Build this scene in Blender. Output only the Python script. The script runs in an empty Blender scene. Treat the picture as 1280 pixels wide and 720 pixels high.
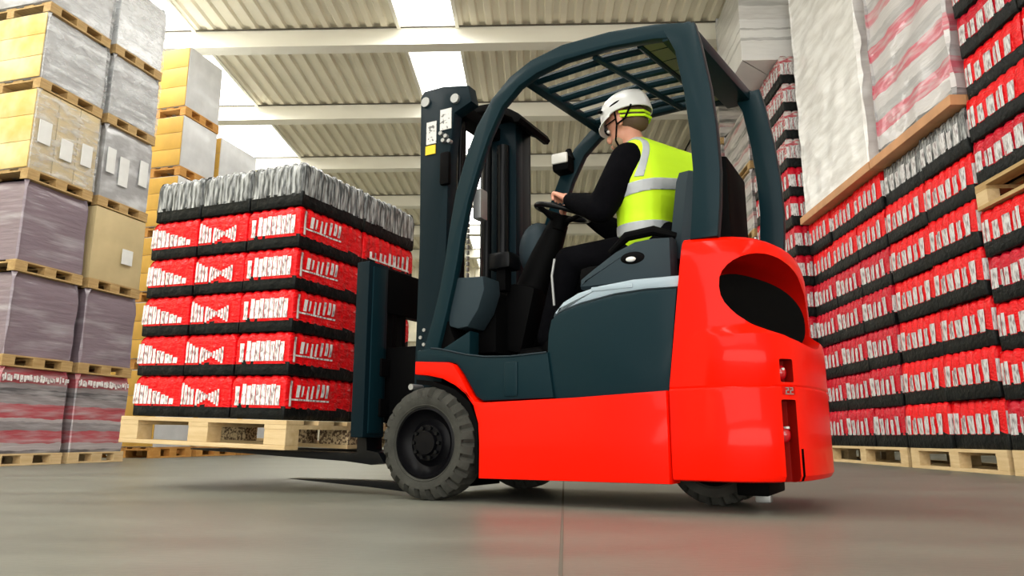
import bpy, bmesh, math, random
from mathutils import Vector, Matrix, noise
random.seed(7)
SC = bpy.context.scene
COL = SC.collection
R = math.radians

# ---------------------------------------------------------------- camera, sky, lights, exposure
cam_d = bpy.data.cameras.new('camera'); cam = bpy.data.objects.new('camera', cam_d); COL.objects.link(cam)
cam_d.sensor_width = 36; cam_d.lens = 920 / 1280 * 36; cam_d.clip_start = .05; cam_d.clip_end = 200
cam.location = (0, 0, .27)
cam.rotation_euler = (R(90) + math.atan(187 / 920), 0, R(1.83))
SC.camera = cam
W = bpy.data.worlds.new('world'); SC.world = W; W.use_nodes = True
bg = W.node_tree.nodes['Background']; bg.inputs[0].default_value = (1, .985, .95, 1); bg.inputs[1].default_value = .62
SC.view_settings.view_transform = 'Standard'; SC.view_settings.look = 'None'
SC.view_settings.gamma = 1; SC.view_settings.exposure = 0.06
try: SC.view_settings.use_curve_mapping = False
except Exception: pass
SKYLIGHT_POWER = 14.0
def area_light(name, loc, size, size_y, power, col=(1, .98, .93), rot=(0, 0, 0)):
    l = bpy.data.lights.new(name, 'AREA'); l.shape = 'RECTANGLE'; l.size = size; l.size_y = size_y
    l.energy = power; l.color = col
    o = bpy.data.objects.new(name, l); o.location = loc; o.rotation_euler = rot; COL.objects.link(o); return o
# fill lamps added at the unseen open side behind the viewer
area_light('rear_fill', (-1.5, -5.5, 4.2), 9, 4, 330, (1, .98, .95), (R(68), 0, R(4)))
area_light('yard_bounce', (0, -6.5, .4), 12, 3, 640, (1, .97, .88), (R(118), 0, 0))  # low lamp added to brighten the ceiling from below
area_light('roof_daylight', (-1.75, 4, 6.85), 1.0, 14, 330)
area_light('side_roof_daylight', (-6.1, 8, 6.85), .9, 16, 520)

# ---------------------------------------------------------------- materials
def mat(name, col, rough=.5, metal=0, coat=0, spec=.5, noise_amt=0, noise_scale=8, stretch=(1, 1, 1), bump=0, bump_scale=40, emit=0, col2=None, lo=.4, hi=.6, cspace='Object'):
    m = bpy.data.materials.new(name); m.use_nodes = True
    nt = m.node_tree; b = nt.nodes['Principled BSDF']
    b.inputs['Base Color'].default_value = (*col, 1); b.inputs['Roughness'].default_value = rough
    b.inputs['Metallic'].default_value = metal; b.inputs['Coat Weight'].default_value = coat
    b.inputs['Coat Roughness'].default_value = .08; b.inputs['Specular IOR Level'].default_value = spec
    if emit:
        b.inputs['Emission Color'].default_value = (*col, 1); b.inputs['Emission Strength'].default_value = emit
    if noise_amt or bump or col2:
        tc = nt.nodes.new('ShaderNodeTexCoord'); mp = nt.nodes.new('ShaderNodeMapping')
        mp.inputs['Scale'].default_value = stretch
        nt.links.new(tc.outputs[cspace], mp.inputs['Vector'])
        n = nt.nodes.new('ShaderNodeTexNoise'); n.inputs['Scale'].default_value = noise_scale; n.inputs['Detail'].default_value = 4
        nt.links.new(mp.outputs[0], n.inputs['Vector'])
        cr = nt.nodes.new('ShaderNodeValToRGB')
        if col2:
            cr.color_ramp.elements[0].position = lo; cr.color_ramp.elements[1].position = hi
            cr.color_ramp.elements[0].color = (*col, 1); cr.color_ramp.elements[1].color = (*col2, 1)
        else:
            cr.color_ramp.elements[0].position = .25; cr.color_ramp.elements[1].position = .75
            cr.color_ramp.elements[0].color = (*[c * (1 - noise_amt) for c in col], 1)
            cr.color_ramp.elements[1].color = (*[min(1, c * (1 + noise_amt)) for c in col], 1)
        nt.links.new(n.outputs['Fac'], cr.inputs[0]); nt.links.new(cr.outputs[0], b.inputs['Base Color'])
        if bump:
            n2 = nt.nodes.new('ShaderNodeTexNoise'); n2.inputs['Scale'].default_value = bump_scale; n2.inputs['Detail'].default_value = 3
            nt.links.new(mp.outputs[0], n2.inputs['Vector'])
            bp = nt.nodes.new('ShaderNodeBump'); bp.inputs['Strength'].default_value = min(1, bump); bp.inputs['Distance'].default_value = .02
            nt.links.new(n2.outputs['Fac'], bp.inputs['Height']); nt.links.new(bp.outputs[0], b.inputs['Normal'])
    return m

M = {}
M['red_paint'] = mat('red_paint', (.93, .007, .0), .32, coat=.16, spec=.06)
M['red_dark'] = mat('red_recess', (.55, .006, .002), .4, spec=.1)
M['red_shaded'] = mat('shaded_recess_red', (.22, .004, .002), .4, spec=.1)  # recess shade put into a darker red
M['navy'] = mat('navy_paint', (.0035, .0175, .024), .36, coat=.03, spec=.10)
M['navy_highlight'] = mat('hood_highlight', (.30, .38, .44), .3, coat=.2)  # bright highlight along the hood put into a lighter colour
M['grey_plastic'] = mat('grey_plastic', (.024, .038, .047), .5, spec=.12)
M['steel_dark'] = mat('mast_steel', (.003, .011, .016), .4, coat=.02, spec=.09)
M['black'] = mat('black_plastic', (.002, .002, .0022), .6, spec=.04)
M['black_gloss'] = mat('black_gloss', (.003, .0035, .0045), .3, spec=.15)
M['tyre'] = mat('tyre_rubber', (.047, .047, .041), .9, spec=.1, noise_amt=.25, noise_scale=14, bump=.15, bump_scale=90)
M['rim'] = mat('rim_paint', (.002, .002, .003), .4, spec=.12)
M['chrome'] = mat('chrome', (.6, .6, .6), .2, metal=1)
M['grey_metal'] = mat('grey_metal', (.35, .36, .36), .4, metal=.6)
M['olive'] = mat('olive_tinted_roof_sheet', (.10, .11, .06), .4)
M['lamp_red'] = mat('red_lens', (.5, .004, .01), .12, coat=.6)
M['lamp_white'] = mat('clear_lens', (.75, .74, .70), .15, coat=.5)
M['label_white'] = mat('label_white', (.62, .62, .60), .5, col2=(.12, .12, .12), noise_scale=60, lo=.56, hi=.62)
M['label_yellow'] = mat('label_yellow', (.8, .55, .01), .5)
M['wood'] = mat('pallet_wood', (.58, .41, .20), .7, col2=(.72, .55, .31), noise_scale=4, stretch=(1, 6, 8), lo=.3, hi=.7, bump=.1, bump_scale=30)
M['wood_dark'] = mat('old_pallet_wood', (.36, .22, .08), .75, col2=(.55, .38, .17), noise_scale=4, stretch=(1, 6, 8), lo=.3, hi=.7)
M['wood_orange'] = mat('orange_pallet_wood', (.55, .25, .05), .7, col2=(.68, .36, .10), noise_scale=4, stretch=(1, 6, 8), lo=.3, hi=.7)
M['chip'] = mat('chipboard', (.62, .47, .27), .8, col2=(.12, .07, .035), noise_scale=75, lo=.45, hi=.55)
M['tray_black'] = mat('black_tray', (.008, .0095, .0095), .42, spec=.13, noise_amt=.6, noise_scale=12, bump=.5, bump_scale=30)
def film_mat(name, base, streak, rough=.22, lo=.62, hi=.72, sc=30, st=(1, 1, .6), bump=.7, bsc=26):  # streak: whitish film crinkles plus glints put into the colour
    return mat(name, base, rough, coat=.06, spec=.22, col2=streak, lo=lo, hi=hi, noise_scale=sc, stretch=st, bump=bump, bump_scale=bsc)
M['film_red'] = film_mat('red_printed_film', (.80, .004, .008), (.92, .30, .30), rough=.28, lo=.66, hi=.78, sc=26, st=(1, 1, 2.2))
M['film_crimson'] = film_mat('crimson_printed_film', (.56, .005, .022), (.80, .30, .34), rough=.28, lo=.62, hi=.76, sc=24, st=(1, 1, 2))
M['film_pink'] = film_mat('film_veiled_print', (.50, .10, .12), (.62, .58, .56), lo=.45, hi=.6, sc=12, st=(1, 1, 3))
M['film_grey'] = film_mat('grey_crinkled_film', (.06, .066, .068), (.60, .62, .62), lo=.40, hi=.72, sc=24, st=(2.6, 2.6, .35), bump=.9, bsc=20)
M['print'] = mat('silver_print', (.70, .70, .70), .35, spec=.2, col2=(.20, .15, .16), noise_scale=50, stretch=(1.6, 1.6, .35), lo=.46, hi=.66, bump=.4, bump_scale=40)
M['print_white'] = mat('white_print', (.84, .84, .83), .35, col2=(.25, .16, .17), noise_scale=60, stretch=(1.3, 1.3, .5), lo=.50, hi=.66, bump=.4, bump_scale=40)
M['cardboard'] = mat('cardboard', (.55, .44, .24), .7, noise_amt=.12, noise_scale=3)
M['cardboard_lit'] = mat('lit_cardboard', (.68, .47, .13), .6, col2=(.78, .66, .36), noise_scale=3, lo=.35, hi=.65)  # lit tone of the camera-facing carton ends put into the colour
M['cardboard_orange'] = mat('orange_cardboard', (.70, .42, .08), .6, noise_amt=.15, noise_scale=3)
M['carton_grey'] = mat('grey_wrapped_cartons', (.36, .36, .37), .35, coat=.3, col2=(.62, .64, .66), noise_scale=3, stretch=(1, 1, 2), lo=.45, hi=.68, bump=.35, bump_scale=8)
M['carton_white'] = mat('white_wrapped_cartons', (.72, .74, .76), .35, coat=.3, noise_amt=.12, noise_scale=4, bump=.3, bump_scale=8)
M['film_purple'] = mat('purple_film', (.225, .175, .21), .25, coat=.4, col2=(.42, .40, .43), noise_scale=1.5, stretch=(.7, .7, 5), lo=.50, hi=.72, bump=.6, bump_scale=5)  # pale horizontal streaks are film highlights put into the colour
M['film_white'] = mat('white_crinkled_film', (.72, .71, .69), .3, coat=.3, col2=(.93, .93, .92), noise_scale=2.2, stretch=(.9, .5, 4.0), lo=.38, hi=.58, bump=.5, bump_scale=3.5)
def clear_film(name, tint, alpha, nscale, st):
    m = bpy.data.materials.new(name); m.use_nodes = True; nt = m.node_tree; b = nt.nodes['Principled BSDF']
    b.inputs['Base Color'].default_value = (*tint, 1); b.inputs['Roughness'].default_value = .2
    tc = nt.nodes.new('ShaderNodeTexCoord'); mp = nt.nodes.new('ShaderNodeMapping'); mp.inputs['Scale'].default_value = st
    n = nt.nodes.new('ShaderNodeTexNoise'); n.inputs['Scale'].default_value = nscale; n.inputs['Detail'].default_value = 4
    mr = nt.nodes.new('ShaderNodeMapRange'); mr.inputs[1].default_value = .4; mr.inputs[2].default_value = .7
    mr.inputs[3].default_value = alpha[0]; mr.inputs[4].default_value = alpha[1]
    bp = nt.nodes.new('ShaderNodeBump'); bp.inputs['Strength'].default_value = .8; bp.inputs['Distance'].default_value = .03
    L = nt.links.new
    L(tc.outputs['Object'], mp.inputs[0]); L(mp.outputs[0], n.inputs['Vector']); L(n.outputs['Fac'], mr.inputs[0])
    L(mr.outputs[0], b.inputs['Alpha']); L(n.outputs['Fac'], bp.inputs['Height']); L(bp.outputs[0], b.inputs['Normal'])
    return m
M['stretch'] = clear_film('stretch_film', (.75, .77, .79), (.10, .55), 5, (1, 1, 3))
M['stretch_streak'] = clear_film('streaky_stretch_film', (.78, .76, .77), (.22, .62), 4, (1, 1, 6))
M['hiviz'] = mat('hi_vis_yellow', (.62, 1.0, .01), .7, noise_amt=.04, noise_scale=6, bump=.25, bump_scale=9)
M['reflect'] = mat('reflective_tape', (.42, .45, .47), .4, noise_amt=.08, noise_scale=20)
M['cloth_black'] = mat('black_cloth', (.003, .003, .004), .95, spec=.03, bump=.4, bump_scale=14, noise_amt=.3)
M['helmet'] = mat('white_helmet', (.82, .83, .83), .3, coat=.3)
M['skin'] = mat('skin', (.68, .32, .22), .5, noise_amt=.08, noise_scale=12)
M['hair'] = mat('hair', (.10, .06, .035), .8)
M['cream'] = mat('cream_steel', (.80, .75, .60), .5, noise_amt=.05, noise_scale=1)
M['cream_beam'] = mat('cream_beam', (.86, .84, .74), .45, noise_amt=.03, noise_scale=1)
M['dark_gap'] = mat('dark_sheet_lap', (.10, .09, .07), .8)

def concrete():
    m = bpy.data.materials.new('concrete_floor'); m.use_nodes = True; nt = m.node_tree; b = nt.nodes['Principled BSDF']
    N = nt.nodes.new; L = nt.links.new
    tc = N('ShaderNodeTexCoord'); mp = N('ShaderNodeMapping'); mp.inputs['Scale'].default_value = (1, 2.5, 1); L(tc.outputs['Object'], mp.inputs[0])
    n1 = N('ShaderNodeTexNoise'); n1.inputs['Scale'].default_value = .9; n1.inputs['Detail'].default_value = 6; L(mp.outputs[0], n1.inputs['Vector'])
    n2 = N('ShaderNodeTexNoise'); n2.inputs['Scale'].default_value = 26; n2.inputs['Detail'].default_value = 5; L(mp.outputs[0], n2.inputs['Vector'])
    c1 = N('ShaderNodeValToRGB'); c1.color_ramp.elements[0].position = .3; c1.color_ramp.elements[1].position = .75
    c1.color_ramp.elements[0].color = (.126, .130, .108, 1); c1.color_ramp.elements[1].color = (.186, .192, .160, 1); L(n1.outputs['Fac'], c1.inputs[0])
    mx = N('ShaderNodeMix'); mx.data_type = 'RGBA'; mx.blend_type = 'MULTIPLY'; mx.inputs[0].default_value = .35
    c2 = N('ShaderNodeValToRGB'); c2.color_ramp.elements[0].position = .3; c2.color_ramp.elements[1].position = .7
    c2.color_ramp.elements[0].color = (.72, .72, .72, 1); L(n2.outputs['Fac'], c2.inputs[0])
    L(c1.outputs[0], mx.inputs[6]); L(c2.outputs[0], mx.inputs[7]); L(mx.outputs[2], b.inputs['Base Color'])
    mr = N('ShaderNodeMapRange'); mr.inputs[3].default_value = .32; mr.inputs[4].default_value = .55; L(n1.outputs['Fac'], mr.inputs[0]); L(mr.outputs[0], b.inputs['Roughness'])
    bp = N('ShaderNodeBump'); bp.inputs['Strength'].default_value = .08; bp.inputs['Distance'].default_value = .01
    L(n2.outputs['Fac'], bp.inputs['Height']); L(bp.outputs[0], b.inputs['Normal'])
    return m
M['floor'] = concrete()
m = bpy.data.materials.new('skylight_panel'); m.use_nodes = True
b = m.node_tree.nodes['Principled BSDF']; b.inputs['Base Color'].default_value = (.9, .9, .88, 1)
b.inputs['Emission Color'].default_value = (1, .99, .95, 1); b.inputs['Emission Strength'].default_value = SKYLIGHT_POWER * .3
M['skylight'] = m

# bands printed over a wrapped load, bottom to top (height is the object's own z)
def banded(name, h, bands, veil=(.5, .48, .5), veil_amt=.4, mark=None, rough=.28):
    m = bpy.data.materials.new(name); m.use_nodes = True; nt = m.node_tree; b = nt.nodes['Principled BSDF']
    N = nt.nodes.new; L = nt.links.new
    tc = N('ShaderNodeTexCoord'); sx = N('ShaderNodeSeparateXYZ'); L(tc.outputs['Object'], sx.inputs[0])
    nz = N('ShaderNodeTexNoise'); nz.inputs['Scale'].default_value = 5; L(tc.outputs['Object'], nz.inputs['Vector'])
    ma = N('ShaderNodeMath'); ma.operation = 'MULTIPLY_ADD'; ma.inputs[1].default_value = .05; L(nz.outputs['Fac'], ma.inputs[0]); L(sx.outputs['Z'], ma.inputs[2])
    dv = N('ShaderNodeMath'); dv.operation = 'DIVIDE'; dv.inputs[1].default_value = h + .05; L(ma.outputs[0], dv.inputs[0])
    cr = N('ShaderNodeValToRGB'); cr.color_ramp.interpolation = 'CONSTANT'
    el = cr.color_ramp.elements
    el[0].position = bands[0][0]; el[0].color = (*bands[0][1], 1); el[1].position = bands[1][0]; el[1].color = (*bands[1][1], 1)
    for p, c in bands[2:]:
        e = el.new(p); e.color = (*c, 1)
    L(dv.outputs[0], cr.inputs[0])
    mp = N('ShaderNodeMapping'); mp.inputs['Scale'].default_value = (.8, .8, 6); L(tc.outputs['Object'], mp.inputs[0])
    n2 = N('ShaderNodeTexNoise'); n2.inputs['Scale'].default_value = 3.5; n2.inputs['Detail'].default_value = 4; L(mp.outputs[0], n2.inputs['Vector'])
    mr = N('ShaderNodeMapRange'); mr.inputs[1].default_value = .42; mr.inputs[2].default_value = .72; mr.inputs[3].default_value = veil_amt * .4; mr.inputs[4].default_value = min(1, veil_amt * 1.8)
    L(n2.outputs['Fac'], mr.inputs[0])
    mx = N('ShaderNodeMix'); mx.data_type = 'RGBA'; mx.inputs[7].default_value = (*veil, 1)
    L(mr.outputs[0], mx.inputs[0]); L(cr.outputs[0], mx.inputs[6]); L(mx.outputs[2], b.inputs['Base Color'])
    b.inputs['Roughness'].default_value = rough; b.inputs['Coat Weight'].default_value = .35
    bp = N('ShaderNodeBump'); bp.inputs['Strength'].default_value = .6; bp.inputs['Distance'].default_value = .02
    L(n2.outputs['Fac'], bp.inputs['Height']); L(bp.outputs[0], b.inputs['Normal'])
    return m
RD, DK, GY, SV = (.42, .01, .03), (.03, .03, .035), (.2, .18, .19), (.4, .36, .37)
M['maroon_bands'] = banded('veiled_can_trays', .86, [(0, DK), (.06, SV), (.14, RD), (.27, GY), (.36, SV), (.40, RD), (.56, GY), (.66, DK), (.72, GY), (.78, RD)], veil_amt=.38)
_b = []
for _t in range(8):
    _o = _t / 8
    _b += [(_o, (.40, .40, .41) if _t else (.03, .03, .03)), (_o + .035, (.62, .60, .60)), (_o + .078, (.62, .03, .09) if _t < 3 else (.60, .16, .20))]
M['pink_bands'] = banded('veiled_red_trays', 3.1, _b, veil=(.60, .59, .60), veil_amt=.5)
M['grey_bands'] = banded('veiled_dark_trays', 1.0, [(0, DK), (.1, SV), (.22, (.3, .03, .05)), (.28, DK), (.36, SV), (.5, DK), (.6, SV), (.72, (.3, .03, .05)), (.78, DK), (.86, SV)], veil=(.66, .64, .6), veil_amt=.5)
M['lined_white'] = banded('lined_white_film', 1.0, [(0, (.7, .7, .69)), (.3, (.4, .4, .4)), (.34, (.74, .74, .73)), (.45, (.38, .38, .38)), (.48, (.7, .7, .7)), (.6, (.55, .54, .53)), (.8, (.36, .36, .35))], veil=(.78, .78, .77), veil_amt=.3)

# ---------------------------------------------------------------- helpers
class MB:
    def __init__(s): s.bm = bmesh.new()
    def _xf(s, vs, rot, piv):
        if rot is not None: bmesh.ops.rotate(s.bm, verts=vs, cent=Vector(piv), matrix=rot)
    def box(s, c, d, rot=None, bev=0):
        r = bmesh.ops.create_cube(s.bm, size=1); vs = r['verts']
        for v in vs: v.co = Vector((v.co.x * d[0], v.co.y * d[1], v.co.z * d[2])) + Vector(c)
        s._xf(vs, rot, c)
        if bev:
            es = list({e for v in vs for e in v.link_edges})
            bmesh.ops.bevel(s.bm, geom=es, offset=bev, segments=2, affect='EDGES', profile=.6)
        return s
    def span(s, x0, x1, y0, y1, z0, z1, bev=0): return s.box(((x0 + x1) / 2, (y0 + y1) / 2, (z0 + z1) / 2), (abs(x1 - x0), abs(y1 - y0), abs(z1 - z0)), bev=bev)
    def prism(s, pts, y0, y1, bev=0):          # profile in x,z pushed along y
        a = [s.bm.verts.new((x, y0, z)) for x, z in pts]; b_ = [s.bm.verts.new((x, y1, z)) for x, z in pts]
        n = len(pts); fs = [s.bm.faces.new(a), s.bm.faces.new(b_[::-1])]
        for i in range(n): fs.append(s.bm.faces.new((a[i], b_[i], b_[(i + 1) % n], a[(i + 1) % n])))
        bmesh.ops.recalc_face_normals(s.bm, faces=fs)
        if bev:
            es = [e for e in fs[0].edges] + [e for e in fs[1].edges]
            bmesh.ops.bevel(s.bm, geom=es, offset=bev, segments=2, affect='EDGES', profile=.6)
        return s
    def cyl(s, p0, p1, r0, r1=None, seg=20, caps=True):
        r1 = r0 if r1 is None else r1; p0 = Vector(p0); p1 = Vector(p1); ax = p1 - p0
        r = bmesh.ops.create_cone(s.bm, cap_ends=caps, segments=seg, radius1=r0, radius2=r1, depth=ax.length)
        q = ax.to_track_quat('Z', 'Y').to_matrix().to_4x4()
        bmesh.ops.transform(s.bm, matrix=Matrix.Translation((p0 + p1) / 2) @ q, verts=r['verts']); return s
    def tube(s, path, r, seg=10):
        path = [Vector(p) for p in path]; rings = []; n = len(path)
        up = None
        for i, p in enumerate(path):
            t = (path[min(i + 1, n - 1)] - path[max(i - 1, 0)]).normalized()
            if up is None: up = t.orthogonal().normalized()
            up = (up - t * up.dot(t)).normalized(); sd = t.cross(up); rr = r[i] if isinstance(r, (list, tuple)) else r
            rings.append([s.bm.verts.new(p + (up * math.cos(a) + sd * math.sin(a)) * rr) for a in [2 * math.pi * k / seg for k in range(seg)]])
        for i in range(n - 1):
            for k in range(seg): s.bm.faces.new((rings[i][k], rings[i][(k + 1) % seg], rings[i + 1][(k + 1) % seg], rings[i + 1][k]))
        s.bm.faces.new(rings[0][::-1]); s.bm.faces.new(rings[-1]); return s
    def lathe(s, prof, c, axis='Y', seg=48, mod=None):   # prof = [(radius, offset along axis)]
        c = Vector(c); rings = []
        for j, (r, o) in enumerate(prof):
            ring = []
            for k in range(seg):
                a = 2 * math.pi * k / seg; rr = mod(r, o, k, j) if mod else r
                ring.append(s.bm.verts.new(c + (Vector((rr * math.cos(a), o, rr * math.sin(a))) if axis == 'Y' else Vector((rr * math.cos(a), rr * math.sin(a), o)))))
            rings.append(ring)
        for j in range(len(prof) - 1):
            for k in range(seg): s.bm.faces.new((rings[j][k], rings[j][(k + 1) % seg], rings[j + 1][(k + 1) % seg], rings[j + 1][k]))
        bmesh.ops.recalc_face_normals(s.bm, faces=s.bm.faces[:]); return s
    def sphere(s, c, d, u=24, v=16, rot=None):
        r = bmesh.ops.create_uvsphere(s.bm, u_segments=u, v_segments=v, radius=.5)
        for x in r['verts']: x.co = Vector((x.co.x * d[0], x.co.y * d[1], x.co.z * d[2])) + Vector(c)
        s._xf(r['verts'], rot, c); return s
    def loft(s, loops, cap=True):
        rings = [[s.bm.verts.new(p) for p in lp] for lp in loops]; n = len(loops[0])
        for i in range(len(rings) - 1):
            for k in range(n): s.bm.faces.new((rings[i][k], rings[i][(k + 1) % n], rings[i + 1][(k + 1) % n], rings[i + 1][k]))
        if cap: s.bm.faces.new(rings[0][::-1]); s.bm.faces.new(rings[-1])
        bmesh.ops.recalc_face_normals(s.bm, faces=s.bm.faces[:]); return s
    def mesh(s, name, m, smooth=35):
        me = bpy.data.meshes.new(name); s.bm.to_mesh(me); s.bm.free()
        for mm in (m if isinstance(m, (list, tuple)) else [m]): me.materials.append(mm)
        if smooth:
            for p in me.polygons: p.use_smooth = True
            me.set_sharp_from_angle(angle=R(smooth))
        return me
    def build(s, name, m, parent=None, smooth=35):
        o = bpy.data.objects.new(name, s.mesh(name, m, smooth)); COL.objects.link(o)
        if parent: o.parent = parent
        return o

def tag(o, label=None, cat=None, group=None, kind=None):
    if label: o['label'] = label
    if cat: o['category'] = cat
    if group: o['group'] = group
    if kind: o['kind'] = kind
    return o
def empty(name, loc, rz=0, parent=None):
    o = bpy.data.objects.new(name, None); o.empty_display_size = .2; COL.objects.link(o)
    o.location = loc; o.rotation_euler = (0, 0, rz); return o
def kids(o): return [c for c in COL.objects if c.parent == o]
CH = {}
def copy_tree(o):
    if o not in CH: CH[o] = kids(o)
    c = o.copy(); COL.objects.link(c)
    for k in CH[o]:
        d = copy_tree(k); d.parent = c
    return c
def baked(o, name=None):     # evaluate modifiers into a plain mesh
    dg = bpy.context.evaluated_depsgraph_get(); dg.update()
    me = bpy.data.meshes.new_from_object(o.evaluated_get(dg)); o.modifiers.clear(); o.data = me; return o

# ---------------------------------------------------------------- the setting
fl = MB().span(-9, 9, -6, 29, -.12, 0).build('floor', M['floor'], smooth=0); tag(fl, kind='structure')
for i, (x, w) in enumerate([(.41, .0045), (-5.9, .006), (6.1, .006)]):
    tag(MB().box((x, 11, -.0035), (2 * w, 36, .009), Matrix.Rotation(R(-2.2) if i == 0 else 0, 3, 'Z')).build('trim_%d' % (i + 1), M['dark_gap'], smooth=0), kind='structure')
HC = 7.0
def corr(x0, x1, name):
    mb = MB(); pitch = .245; amp = .05; pts = []; x = x0
    while x < x1 - 1e-6:
        for f, z in ((0, 0), (.38, 0), (.5, amp), (.88, amp)):
            if x + f * pitch < x1: pts.append((x + f * pitch, HC + z))
        x += pitch
    pts.append((x1, HC)); top = [(x, z + .03) for x, z in pts][::-1]
    mb.prism(pts + top, -6, 29)
    return tag(mb.build(name, M['cream'], smooth=0), kind='structure')
corr(-9, -7.6, 'ceiling'); corr(-5.72, -2.25, 'ceiling'); corr(-1.27, 5.6, 'ceiling'); corr(6.5, 9, 'ceiling')
for i, (a, b_) in enumerate([(-7.6, -5.72), (-2.25, -1.27), (5.6, 6.5)]):  # first skylight widened so its glow stands in for the glare beside it
    tag(MB().span(a, b_, -6, 29, HC + .06, HC + .09).build('window_%d' % (i + 1), M['skylight'], smooth=0), kind='structure')
    for q, x in enumerate((a, b_)):
        tag(MB().span(x - .03, x + .03, -6, 29, HC - .03, HC + .09).build('trim_%d' % (20 + i * 2 + q), M['cream_beam'], smooth=0), kind='structure')
k = 0
for yb in [-3.2, -.3, 2.6, 5.45, 8.3, 11.15, 14.0, 16.85, 19.8, 22.8, 25.9]:
    mb = MB().span(-9, 9, yb, yb + .16, HC - .32, HC - .005, bev=.01).span(-9, 9, yb - .05, yb + .21, HC - .335, HC - .31)
    tag(mb.build('trim_%d' % (40 + k), M['cream_beam'], smooth=0), kind='structure'); k += 1
    tag(MB().span(-9, 9, yb - .04, yb - .005, HC - .012, HC + .001).build('trim_%d' % (60 + k), M['dark_gap'], smooth=0), kind='structure')
def wall(name, pts_fn):
    return tag(pts_fn.build(name, M['cream'], smooth=0), kind='structure')
mb = MB(); pts = []; x = -9
while x < 9: pts += [(x, 0), (x + .15, 0), (x + .2, .04), (x + .35, .04)]; x += .4
bmv = [mb.bm.verts.new((px, 29 - d, 0)) for px, d in pts]; bmt = [mb.bm.verts.new((px, 29 - d, HC)) for px, d in pts]
for i in range(len(pts) - 1): mb.bm.faces.new((bmv[i], bmv[i + 1], bmt[i + 1], bmt[i]))
mb.span(-9.2, 9.2, 29.05, 29.2, 0, HC + .1)
for z in (1.2, 2.6, 4.0, 5.4): mb.span(-9, 9, 28.75, 28.95, z, z + .35)
wall('wall_back', mb)
wall('wall_left', MB().span(-9.2, -9, -6, 29, 0, HC + .1)); wall('wall_right', MB().span(9, 9.2, -6, 29, 0, HC + .1))

# ---------------------------------------------------------------- pallets
def pallet_parts(root, L, D, H, wood, wood2, chip=False, n_top=5):
    # long side along x (0..L), depth along y (0..D), decks run along x
    t = H * .15; bw = .10 if D < 1.3 else .12
    ys = [0, (D - bw) / 2, D - bw]; xs = [0, (L - .14) / 2, L - .14]
    dk = MB()
    for i in range(n_top):
        y = i * (D - .13) / (n_top - 1); dk.span(0, L, y, y + .13, H - t, H, bev=.003)
    for x in xs: dk.span(x, x + .14, 0, D, H - 2 * t, H - t)
    dk.build('top_deck', wood, root, smooth=0)
    for y in ys: MB().span(0, L, y, y + bw, 0, t, bev=.003).build('bottom_board', wood, root, smooth=0)
    for a, x in enumerate(xs):
        for b2, y in enumerate(ys):
            inner = chip and b2 > 0
            wb = .14
            if inner: x = [.24, .70, L - .2][a]; wb = .2
            MB().span(x, x + wb, y + .001, y + bw - .001, t, H - 2 * t, bev=.004).build('block', M['chip'] if inner else wood2, root, smooth=0)
def pallet(loc, rz, L, D, H, label, wood='wood', wood2=None, chip=False, group=None, name='wooden_pallet'):
    o = empty(name, loc, rz); pallet_parts(o, L, D, H, M[wood], M[wood2 or wood], chip)
    return tag(o, label, 'pallet', group)

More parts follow.
